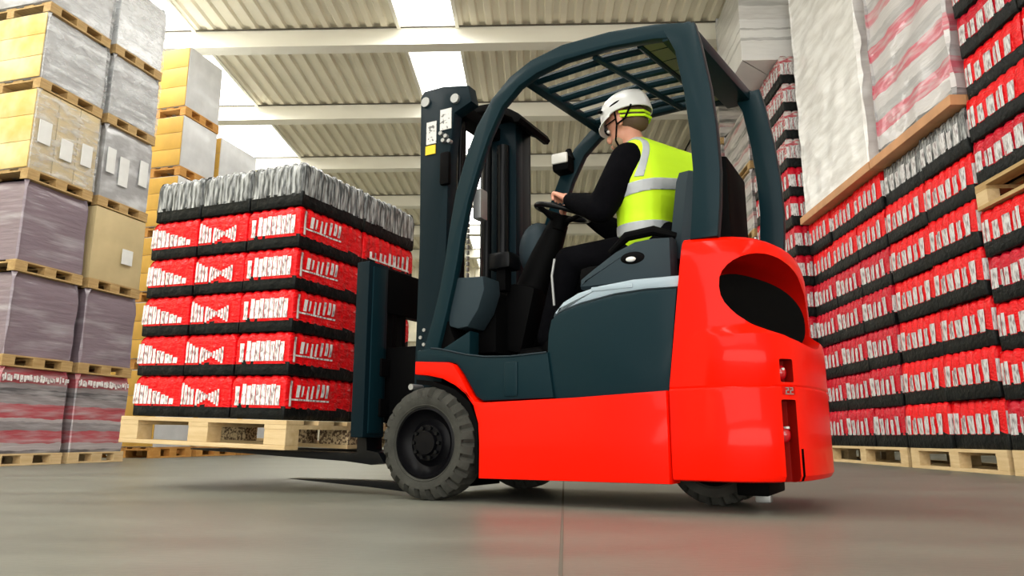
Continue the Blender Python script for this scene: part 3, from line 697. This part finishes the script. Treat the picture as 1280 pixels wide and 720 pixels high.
for (y0, y1, sx) in ((.405, .455, 0), (-.345, -.295, -.09)):
    MB().prism([(x + sx * (1 if z > 1 else (z - .65) / .35), z) for x, z in outer + inner[::-1]], y0, y1, bev=.014).build('guard_rail', M['navy'], fk, 40)
    MB().prism([(x + sx * 1.3, z) for x, z in rp], y0 - .004, y1 + .004, bev=.014).build('guard_post', M['navy'], fk, 40)
MB().box((-.48, .055, 1.925), (.05, .74, .035), Matrix.Rotation(R(-7), 3, 'Z'), bev=.008).build('roof_front_bar', M['navy'], fk)
MB().box((-1.22, .055, 1.935), (.13, .80, .06), Matrix.Rotation(R(-6.5), 3, 'Z'), bev=.012).build('roof_rear_beam', M['navy'], fk)
MB().box((-1.11, .055, 1.945), (.12, .70, .012), Matrix.Rotation(R(-6.5), 3, 'Z')).build('roof_sheet', M['olive'], fk)
for i in range(6):
    y = .335 - i * .112; sk = -.11 * (.4 - y) / .75; p0 = Vector((-.44 + sk, y, 1.935)); p1 = Vector((-1.14 + sk, y, 1.955))
    MB().tube([p0, (-.80 + sk, y, 1.96), p1], .019, 8).build('roof_bar', M['navy'], fk)
for (xa, xb) in ((-.79, -.98), (-1.0, -1.13)):
    MB().tube([(xa, .40, 1.945), (xb, -.30, 1.945)], .016, 8).build('roof_cross_bar', M['navy'], fk)
# far side work light
wl = MB().box((-.32, -.28, 1.74), (.10, .13, .09), bev=.02).build('work_light', M['black'], fk)
MB().box((-.32, -.215, 1.765), (.095, .02, .06), bev=.01).build('light_lens', M['lamp_white'], wl)
MB().cyl((-.36, -.29, 1.77), (-.33, -.31, 1.84), .018).build('light_bracket', M['black'], wl)
# mast
def channel(x0, x1, y0, y1, z0, z1, t=.02):
    m_ = MB(); m_.span(x0, x1, y0, y0 + t, z0, z1, bev=.004); m_.span(x0, x0 + t, y0, y1, z0, z1, bev=.004); m_.span(x1 - t, x1, y0, y1, z0, z1, bev=.004); return m_
ms = MB().prism([(.19, .20), (.175, 1.2), (.19, 1.99), (.17, 2.02), (.05, 2.02), (-.10, 1.99), (-.12, 1.90), (-.02, 1.86), (.01, 1.6), (.03, .20)], .30, .375, bev=.008).build('mast_upright', M['steel_dark'], fk, 40)
MB().prism([(.13, .20), (.13, 2.0), (-.10, 2.0), (-.10, .55), (-.02, .20)], -.20, -.12, bev=.008).build('mast_upright', M['steel_dark'], fk, 40)
ch = channel(-.08, .14, -.335, -.205, .22, 2.04); ch.build('mast_channel', M['steel_dark'], fk, 40)
MB().span(.00, .10, -.30, .32, 1.90, 1.97, bev=.008).build('mast_crossbar', M['black'], fk)
MB().span(.02, .10, -.20, .30, .32, .45, bev=.008).build('mast_crossbar', M['black'], fk)
MB().prism([(.12, 2.07), (-.02, 2.06), (-.14, 2.0), (-.19, 1.965), (-.205, 1.935), (-.19, 1.915), (-.165, 1.92), (-.15, 1.95), (-.02, 2.02), (.12, 2.03)], -.34, .02, bev=.004).build('mast_cover', M['black'], fk, 40)
for (x, y, r_, z1) in ((.06, .19, .028, 1.9), (.05, -.06, .028, 1.9), (.03, .24, .014, 1.85), (-.03, -.1, .035, 1.85)):
    MB().cyl((x, y, .3), (x, y, z1), r_).build('lift_cylinder', M['black_gloss'], fk)
for y in (.215, .07):
    hs = MB()
    for q in range(44): hs.box((.085, y, .5 + q * .03), (.012, .018, .022), bev=.003)
    hs.build('lift_chain', M['grey_metal'], fk, 0)
MB().box((-.02, .12, 1.45), (.05, .07, .16), bev=.01).build('hose_guide', M['grey_metal'], fk)
MB().cyl((.155, .376, 1.955), (.155, .384, 1.955), .026).build('mast_badge', M['grey_metal'], ms)
MB().span(.085, .145, .374, .379, 1.72, 1.84).build('sticker', M['label_white'], ms, 0)
MB().span(.088, .148, .374, .380, 1.665, 1.712).build('warning_sticker', M['label_yellow'], ms, 0)
MB().span(-.005, .062, .374, .380, 1.78, 1.89).build('rating_plate', M['label_white'], ms, 0)
MB().box((.02, .385, 1.57), (.055, .03, .17), bev=.012).build('hose_clamp', M['black'], ms)
bo = MB()
for (x, z) in ((.05, 1.76), (.02, 1.74), (.035, 1.72), (.0, 1.71)): bo.cyl((x, .37, z), (x, .395, z), .011, seg=8)
bo.build('bolt_cluster', M['grey_metal'], ms)
bo = MB().cyl((-.03, .37, 1.93), (-.03, .392, 1.93), .024); bo.build('chain_pulley', M['grey_metal'], ms)
bo = MB()
for i in range(6): bo.cyl((.15 - (i % 2) * .02, .373, .60 + i * .035), (.15 - (i % 2) * .02, .383, .60 + i * .035), .009, seg=8)
bo.build('rivet', M['grey_metal'], ms)
# carriage
cg = MB().span(.44, .52, .27, .43, .27, 1.145, bev=.01).build('carriage_post', M['steel_dark'], fk, 40)
MB().span(.432, .442, .30, .40, .29, 1.12, bev=.004).build('post_rib', M['navy'], cg)
MB().span(.45, .51, -.40, -.30, .27, 1.145, bev=.01).build('carriage_post', M['steel_dark'], fk, 40)
MB().span(.44, .50, -.35, .28, .90, 1.13, bev=.006).build('backrest_plate', M['black'], fk)
for y in (.20, .12, -.10, -.20): MB().span(.45, .49, y - .016, y + .016, .45, .95).build('backrest_bar', M['black'], fk)
for z in (.42, .62): MB().span(.42, .51, -.36, .33, z - .05, z + .04, bev=.006).build('carriage_bar', M['black'], fk)
for y in (.24, .02, -.22): MB().span(.20, .45, y - .02, y + .02, .34, .72, bev=.004).build('carriage_bracket', M['black'], fk)
MB().cyl((.14, .30, .50), (.14, .46, .50), .014).build('tilt_pin', M['grey_metal'], fk)
MB().cyl((.04, .30, .40), (-.3, .30, .50), .03).build('tilt_cylinder', M['black'], fk)
TLT = math.tan(R(1.8))
for y in (.30, -.25):
    fb = MB()
    pr = [(.36, .150), (.44, .140), (.60, .155), (1.76, .155 + 1.16 * TLT + .013), (1.76, .155 + 1.16 * TLT + .021), (.60, .197), (.535, .199), (.53, .45), (.49, .45), (.47, .21), (.40, .20)]
    fb.prism(pr, y - .06, y + .06, bev=.004).build('fork', M['black_gloss'], fk, 40)
MB().prism([(.10, .012), (.10, .062), (.45, .066), (1.0, .062), (.45, .036)], .26, .36, bev=.003).build('lower_blade', M['black_gloss'], fk, 40)
MB().span(.10, .20, -.30, .36, .03, .22).build('axle', M['black'], fk)
# wheels
def wheel(x, y_out, r, w, rim_r, side, name='front_wheel'):
    root = MB()
    seg = 88
    def mod(rr, o, k_, j):
        if 3 <= j <= 5 or 9 <= j <= 11: return rr - (.024 if k_ % 4 == 0 else 0)
        if 6 <= j <= 8: return rr - (.014 if (k_ + 2) % 4 == 0 else 0)
        return rr
    pr = [(rim_r, -.01), (rim_r + .012, 0), (rim_r + .045, .004), (r - .035, .0), (r - .014, -.012), (r - .004, -.025), (r, -.04), (r + .001, -w / 2), (r, -w + .04), (r - .004, -w + .025), (r - .014, -w + .012), (r - .035, -w), (rim_r, -w + .01)]
    pr = [(a_, o * side) for a_, o in pr]
    t = root.lathe(pr, (x, y_out, r), seg=seg, mod=mod).build(name, M['tyre'], fk, 40)
    rm = MB().lathe([(rim_r + .003, -.008 * side), (rim_r - .008, -.004 * side), (rim_r - .014, -.02 * side), (rim_r - .03, -.045 * side), (.105, -.055 * side), (.085, -.045 * side), (.078, -.03 * side), (.055, -.028 * side), (.05, -.01 * side), (.0005, -.008 * side)], (x, y_out, r)).build('rim', M['rim'], t, 40)
    if side > 0:
        rg = MB().lathe([(rim_r + .006, -.004), (rim_r + .010, .002), (rim_r + .016, -.002)], (x, y_out, r)).build('rim_ring', M['tyre'], t)
    bl = MB()
    for q in range(10):
        a_ = 2 * math.pi * q / 10; px, pz = x + .067 * math.cos(a_), r + .067 * math.sin(a_)
        bl.cyl((px, y_out - .04 * side, pz), (px, y_out - .012 * side, pz), .0085, seg=6)
    bl.build('wheel_nut', M['black_gloss'], t, 30)
    return t
wheel(.02, .515, .2475, .165, .155, 1); wheel(.02, -.515, .2475, .165, .155, -1)
for y in (.165, -.02):
    wheel(-1.16, y, .20, .14, .12, 1, 'rear_wheel')
MB().span(-1.26, -1.06, -.12, .12, .19, .30).build('steer_hub', M['black'], fk)
MB().span(-1.40, -1.28, -.05, .30, .055, .11, bev=.01).build('ballast_plate', M['black'], fk)
MB().box((-1.36, .20, .05), (.06, .05, .05), bev=.01).build('tow_lug', M['grey_metal'], fk)

# ---------------------------------------------------------------- driver (built in the forklift's frame)
pe = empty('person', FO, FA)
tag(pe, 'forklift driver in white helmet and yellow hi-vis vest, seated, hands on the steering wheel', 'person')
def blob(name, segs, ells, voxel, m_, parent, smooth_it=4, fac=.5):
    mb = MB()
    for (p0, r0, p1, r1) in segs:
        p0 = Vector(p0); p1 = Vector(p1)
        if (p1 - p0).length > 1e-4: mb.cyl(p0, p1, r0, r1, seg=18)
        mb.sphere(p0, (2 * r0,) * 3, 16, 10); mb.sphere(p1, (2 * r1,) * 3, 16, 10)
    for e in ells: mb.sphere(e[0], e[1], 24, 16, e[2] if len(e) > 2 else None)
    o = mb.build(name, m_, None, 0)
    rm = o.modifiers.new('r', 'REMESH'); rm.mode = 'VOXEL'; rm.voxel_size = voxel; rm.use_smooth_shade = True
    sm = o.modifiers.new('s', 'SMOOTH'); sm.iterations = smooth_it; sm.factor = fac
    baked(o); 
    for p in o.data.polygons: p.use_smooth = True
    if not o.data.materials: o.data.materials.append(m_)
    o.parent = parent; return o
HD = Vector((-.795, .03, 1.775))                 # head centre
Hrot = Matrix.Rotation(R(-12), 3, 'Z') @ Matrix.Rotation(R(17), 3, 'Y')   # turned a little away, looking down
def hp(x, y, z): return HD + Hrot @ Vector((x, y, z))
def hand(side, wrist, knuck, curl_axis_pt, segs):
    w = Vector(wrist); k_ = Vector(knuck); d = (k_ - w).normalized(); up = Vector((0, 0, 1)); lat = d.cross(up).normalized() * side
    nrm = lat.cross(d).normalized() * side
    for i, ln in enumerate((.9, 1.0, .95, .78)):
        b0 = k_ + lat * (.030 - .020 * i); 
        a1 = b0 + (d * .030 + Vector((0, 0, -.004))) * ln; a2 = a1 + (d * .014 + Vector((0, 0, -.024))) * ln; a3 = a2 + (d * -.008 + Vector((0, 0, -.020))) * ln
        segs += [(w + lat * (.018 - .012 * i) + d * .01, .015, b0, .0115), (b0, .0105, a1, .0098), (a1, .0098, a2, .009), (a2, .009, a3, .0078)]
    t0 = w + d * .03 + lat * .03; t1 = t0 + d * .032 + lat * .016 + Vector((0, 0, -.016)); t2 = t1 + d * .026 + Vector((0, 0, -.014))
    segs += [(w + lat * .012, .015, t0, .0135), (t0, .0125, t1, .0105), (t1, .0105, t2, .0085)]
SH = {1: Vector((-.860, .205, 1.505)), -1: Vector((-.95, -.185, 1.50))}
EL = {1: Vector((-.745, .265, 1.275)), -1: Vector((-.66, -.215, 1.285))}
WR = {1: Vector((-.555, .175, 1.375)), -1: Vector((-.50, -.10, 1.40))}
KN = {1: Vector((-.495, .150, 1.418)), -1: Vector((-.43, -.085, 1.425))}
segs = [((-.91, .02, 1.10), .085, (-.90, .02, 1.30), .085), ((-.90, .02, 1.30), .085, (-.88, .02, 1.52), .08), ((-.865, .025, 1.56), .058, (-.815, .03, 1.70), .052)]
for s in (1, -1):
    segs += [(SH[s], .05, EL[s], .038), (EL[s], .038, WR[s], .026), (WR[s], .024, WR[s].lerp(KN[s], .5), .022)]
    hand(s, WR[s].lerp(KN[s], .25), KN[s], None, segs)
    segs += [((-.95, s * .09 + .02, 1.09), .07, (-.53, s * .12 + .02, 1.085), .052), ((-.53, s * .12 + .02, 1.085), .048, (-.41, s * .11 + .02, .73), .036)]
ells = [(hp(0, 0, .02), (.20, .155, .215), Hrot), (hp(.035, 0, -.055), (.125, .115, .13), Hrot), (hp(.112, 0, -.035), (.035, .028, .045), Hrot), (hp(.10, 0, -.085), (.03, .05, .02), Hrot), (hp(.088, 0, -.115), (.045, .05, .04), Hrot),
        (hp(-.005, .082, -.02), (.038, .02, .065), Hrot), (hp(-.005, -.082, -.02), (.038, .02, .065), Hrot)]
body = blob('body', segs, ells, .0055, M['skin'], pe, 2)
# hair / beard / glasses
blob('hair', [], [(hp(-.02, 0, .0), (.19, .158, .15), Hrot), (hp(-.055, 0, -.03), (.10, .13, .10), Hrot)], .006, M['hair'], pe, 2)
blob('beard', [], [(hp(.055, 0, -.088), (.095, .112, .075), Hrot)], .006, mat('beard', (.38, .27, .17), .8), pe, 2)
gl = MB()
for s in (1, -1):
    gl.tube([hp(.098, s * .01, -.005), hp(.10, s * .045, .0), hp(.075, s * .073, .0), hp(.0, s * .082, -.002)], .0035, 6)
    gl.sphere(hp(.098, s * .034, -.012), (.012, .045, .032), 12, 8, Hrot)
gl.build('safety_glasses', M['black_gloss'], pe)
ey = MB()
for s in (1, -1): ey.sphere(hp(.089, s * .034, -.012), (.02, .024, .02), 12, 8)
ey.build('eyes', M['lamp_white'], pe)
# helmet
hm = MB(); lps = []
prof = [(.118, .022), (.121, .030), (.121, .06), (.116, .09), (.102, .118), (.078, .138), (.045, .150), (.012, .154)]
for (r_, z) in prof:
    r_ *= .93; z *= .93; lp_ = []
    for k_ in range(48):
        t = 2 * math.pi * k_ / 48; rx = r_ * 1.16; ry = r_ * .97
        ridge = .004 * smoothstep(.35, .0, abs(math.sin(t))) * (1 if z > .05 else 0) * (z / .15)
        x = rx * math.cos(t) - .012; y = ry * math.sin(t); lp_.append(hp(x, y, z + ridge * 2 + (.02 * max(0, -math.cos(t)) * -1 if z < .04 else 0)))
    lps.append(lp_)
hm.loft(lps, cap=False); hm.bm.faces.new(hm.bm.verts[-48:]) if False else None
hm.bm.verts.ensure_lookup_table(); hm.bm.faces.new([hm.bm.verts[i] for i in range(len(hm.bm.verts) - 48, len(hm.bm.verts))])
for s_ in (1,):
    pts_o = []; 
    for k_ in range(25):
        t = R(-78) + R(156) * k_ / 24
        pts_o.append((t,))
    inn = [hp((.126 * math.cos(t[0]) - .012), .108 * math.sin(t[0]), .030) for t in pts_o]
    out_ = [hp((.126 * math.cos(t[0]) - .012) + .030 * math.cos(t[0] * .95), .108 * math.sin(t[0]) + .012 * math.sin(t[0]), .008) for t in pts_o]
    lo_i = [p - Hrot @ Vector((0, 0, .006)) for p in inn]; lo_o = [p - Hrot @ Vector((0, 0, .005)) for p in out_]
    rows_ = [[hm.bm.verts.new(p) for p in rr_] for rr_ in (inn, out_, lo_o, lo_i)]
    for a_ in range(4):
        for k_ in range(24): hm.bm.faces.new((rows_[a_][k_], rows_[a_][k_ + 1], rows_[(a_ + 1) % 4][k_ + 1], rows_[(a_ + 1) % 4][k_]))
bmesh.ops.recalc_face_normals(hm.bm, faces=hm.bm.faces[:])
helm = hm.build('helmet', M['helmet'], pe, 50)
sd = helm.modifiers.new('s', 'SOLIDIFY'); sd.thickness = .004; sd.offset = -1
for s in (1, -1):
    MB().sphere(hp(.072, s * .092, .073), (.05, .012, .018), 12, 8, Hrot @ Matrix.Rotation(R(-s * 28), 3, 'Z') @ Matrix.Rotation(R(-35), 3, 'Y')).build('helmet_vent', M['black'], helm)
    MB().sphere(hp(-.02, s * .1085, .056), (.06, .006, .01), 12, 8, Hrot).build('helmet_vent', M['black'], helm)
st = MB()
for z in (-.005, -.03): st.tube([hp(-.02, .088, z + .02), hp(-.07, .072, z), hp(-.115, .03, z - .012), hp(-.118, -.02, z - .012), hp(-.08, -.065, z)], .0065, 6)
st.build('helmet_strap', M['hiviz'], helm)
st = MB()
st.tube([hp(-.005, .10, .03), hp(.01, .09, -.04), hp(.05, .07, -.10), hp(.07, 0, -.135), hp(.05, -.07, -.10), hp(.0, -.10, .03)], .005, 6)
st.tube([hp(-.09, .085, .015), hp(-.04, .09, -.035), hp(.01, .09, -.04)], .005, 6)
st.build('chin_strap', M['black'], helm)
# jacket: sleeves and collar
js = []
for s in (1, -1):
    js += [(SH[s] + Vector((0, -s * .05, .0)), .075, SH[s], .084), (SH[s], .085, SH[s].lerp(EL[s], .5), .076), (SH[s].lerp(EL[s], .5), .076, EL[s], .066), (EL[s], .066, EL[s].lerp(WR[s], .5), .056), (EL[s].lerp(WR[s], .5), .056, WR[s] + (WR[s] - EL[s]).normalized() * .0, .036)]
js += [((-.87, .02, 1.50), .11, (-.85, .025, 1.60), .075), ((-.90, .02, 1.2), .09, (-.88, .02, 1.5), .10)]
blob('jacket', js, [], .008, M['cloth_black'], pe, 4)
ts = []
for s in (1, -1):
    h_ = Vector((-.95, s * .09 + .02, 1.095)); kn = Vector((-.53, s * .12 + .02, 1.085)); an = Vector((-.41, s * .11 + .02, .73))
    ts += [(h_, .10, kn, .072), (kn, .072, kn.lerp(an, .5), .062), (kn.lerp(an, .5), .062, an, .055)]
ts += [((-.97, .07, 1.11), .125, (-.97, -.03, 1.11), .125)]
blob('trousers', ts, [], .009, M['cloth_black'], pe, 4)
for s in (1, -1):
    blob('boot', [((-.43, s * .11 + .02, .70), .05, (-.43, s * .11 + .02, .66), .05), ((-.43, s * .11 + .02, .655), .042, (-.29, s * .12 + .02, .65), .038)], [], .007, M['black'], pe, 3)
# vest
vs = [((-.885, .115, 1.15), .112, (-.90, -.05, 1.15), .12), ((-.885, .12, 1.27), .115, (-.915, -.06, 1.28), .12), ((-.885, .13, 1.40), .13, (-1.00, -.09, 1.42), .13), ((-.885, .145, 1.505), .112, (-1.02, -.12, 1.515), .11), ((-.875, .08, 1.585), .075, (-.93, -.04, 1.585), .075)]
segv = []
for i in range(len(vs)):
    p0, r0, p1, r1 = vs[i]; segv.append((p0, r0, p1, r1))
    if i < len(vs) - 1:
        q0, s0_, q1, s1_ = vs[i + 1]
        for f in (.33, .66):
            segv.append((Vector(p0).lerp(Vector(q0), f), r0 + (s0_ - r0) * f, Vector(p1).lerp(Vector(q1), f), r1 + (s1_ - r1) * f))
vest = blob('vest', segv, [], .009, M['hiviz'], pe, 5)
def band(src, planes, name, m_, parent, push=.004):
    bm = bmesh.new(); bm.from_mesh(src.data); bm.normal_update()
    for v in bm.verts: v.co += v.normal * push
    for (co, no) in planes:
        g = bm.verts[:] + bm.edges[:] + bm.faces[:]
        bmesh.ops.bisect_plane(bm, geom=g, plane_co=Vector(co), plane_no=Vector(no), clear_outer=True)
    me = bpy.data.meshes.new(name); bm.to_mesh(me); bm.free(); me.materials.clear(); me.materials.append(m_)
    for p in me.polygons: p.use_smooth = True
    o = bpy.data.objects.new(name, me); COL.objects.link(o); o.parent = parent
    sd_ = o.modifiers.new('s', 'SOLIDIFY'); sd_.thickness = .004; sd_.offset = -1
    return o
def zslice(z, w, tilt=(0, 0)):
    n = Vector((tilt[0], tilt[1], 1)).normalized(); return [((-.93, .02, z + w / 2), n), ((-.93, .02, z - w / 2), -n)]
band(vest, zslice(1.205, .05, (.04, .10)), 'reflective_band', M['reflect'], vest)
band(vest, zslice(1.385, .052, (.16, .10)), 'reflective_band', M['reflect'], vest)
n = Vector((.45, .75, .25)).normalized()
band(vest, [((-.875, .20, 1.53), n), ((-.895, .175, 1.53), -n), ((-.93, 0, 1.405), (0, 0, -1))], 'shoulder_band', M['reflect'], vest)

fk.location = FO; fk.rotation_euler = (0, 0, FA)

# ---------------------------------------------------------------- the carried load
ldm = Matrix.Translation(FO) @ Matrix.Rotation(FA, 4, 'Z')
th, tl_ = .074, .031
ex = Vector((math.cos(th) * math.cos(tl_), math.sin(th) * math.cos(tl_), math.sin(tl_))); ey_ = Vector((-math.sin(th), math.cos(th), 0)); ez = ex.cross(ey_)
Lx, Wy, Ht = 1.10, 1.10, 1.335
org = Vector((.853, .542, .356)) + ex * Lx
rot = Matrix((( -ex.x, -ey_.x, ez.x), (-ex.y, -ey_.y, ez.y), (-ex.z, -ey_.z, ez.z))).to_4x4()
def place(o, x, y, z):
    o.matrix_world = ldm @ Matrix.Translation(org) @ rot @ Matrix.Translation((x, y, z))
PHt = .145
pl = pallet((0, 0, 0), 0, 1.19, 1.10, PHt, 'pale wooden pallet with chipboard blocks raised on the forks', 'wood', chip=True)
place(pl, -.07, 0, -PHt - .002)
tw = Lx / 3; td = Wy / 2; hh = Ht / 6
mot = ['ramp', 'bow', 'block']; lp3 = {}
posn = ['outer end', 'middle', 'mast end']
for t in range(6):
    top = t == 5
    for (i, j) in ((0, 0), (1, 0), (2, 0), (2, 1)):
        key = (i, j, top)
        z = t * hh; hz = hh + (.012 if top else 0)
        if key not in lp3:
            if top: o = tray_proto('can_tray', tw - .002, td - .002, hh + .02, .061, 'film_grey', 40 + i + j * 3, None, None, base_frac=.30, bulge=.005)
            else: o = tray_proto('can_tray', tw - .002, td - .002, hh - .002, .061, 'film_red', 50 + i + j * 3, mot[i] if j == 0 else None, ('script' if j == 0 else 'rise') if i == 2 else None, base_frac=.30, marks='print_white', bulge=.0035)
            lp3[key] = o
        else: o = copy_tree(lp3[key])
        dx = random.Random(t * 7 + i).uniform(-.004, .004)
        place(o, i * tw + .001 + (dx if i != 2 else -abs(dx)), j * td + .001, z + .001)
        nm = 'grey film-covered can tray' if top else 'red can tray'
        tier = 'top tier' if top else ORD[t] + ' tier'
        where = ('%s of near side' % posn[i]) if j == 0 else 'inner tray of the mast side'
        tag(o, '%s of the lifted load, %s, %s' % (nm, tier, where), 'can tray', 'can trays of the carried load')
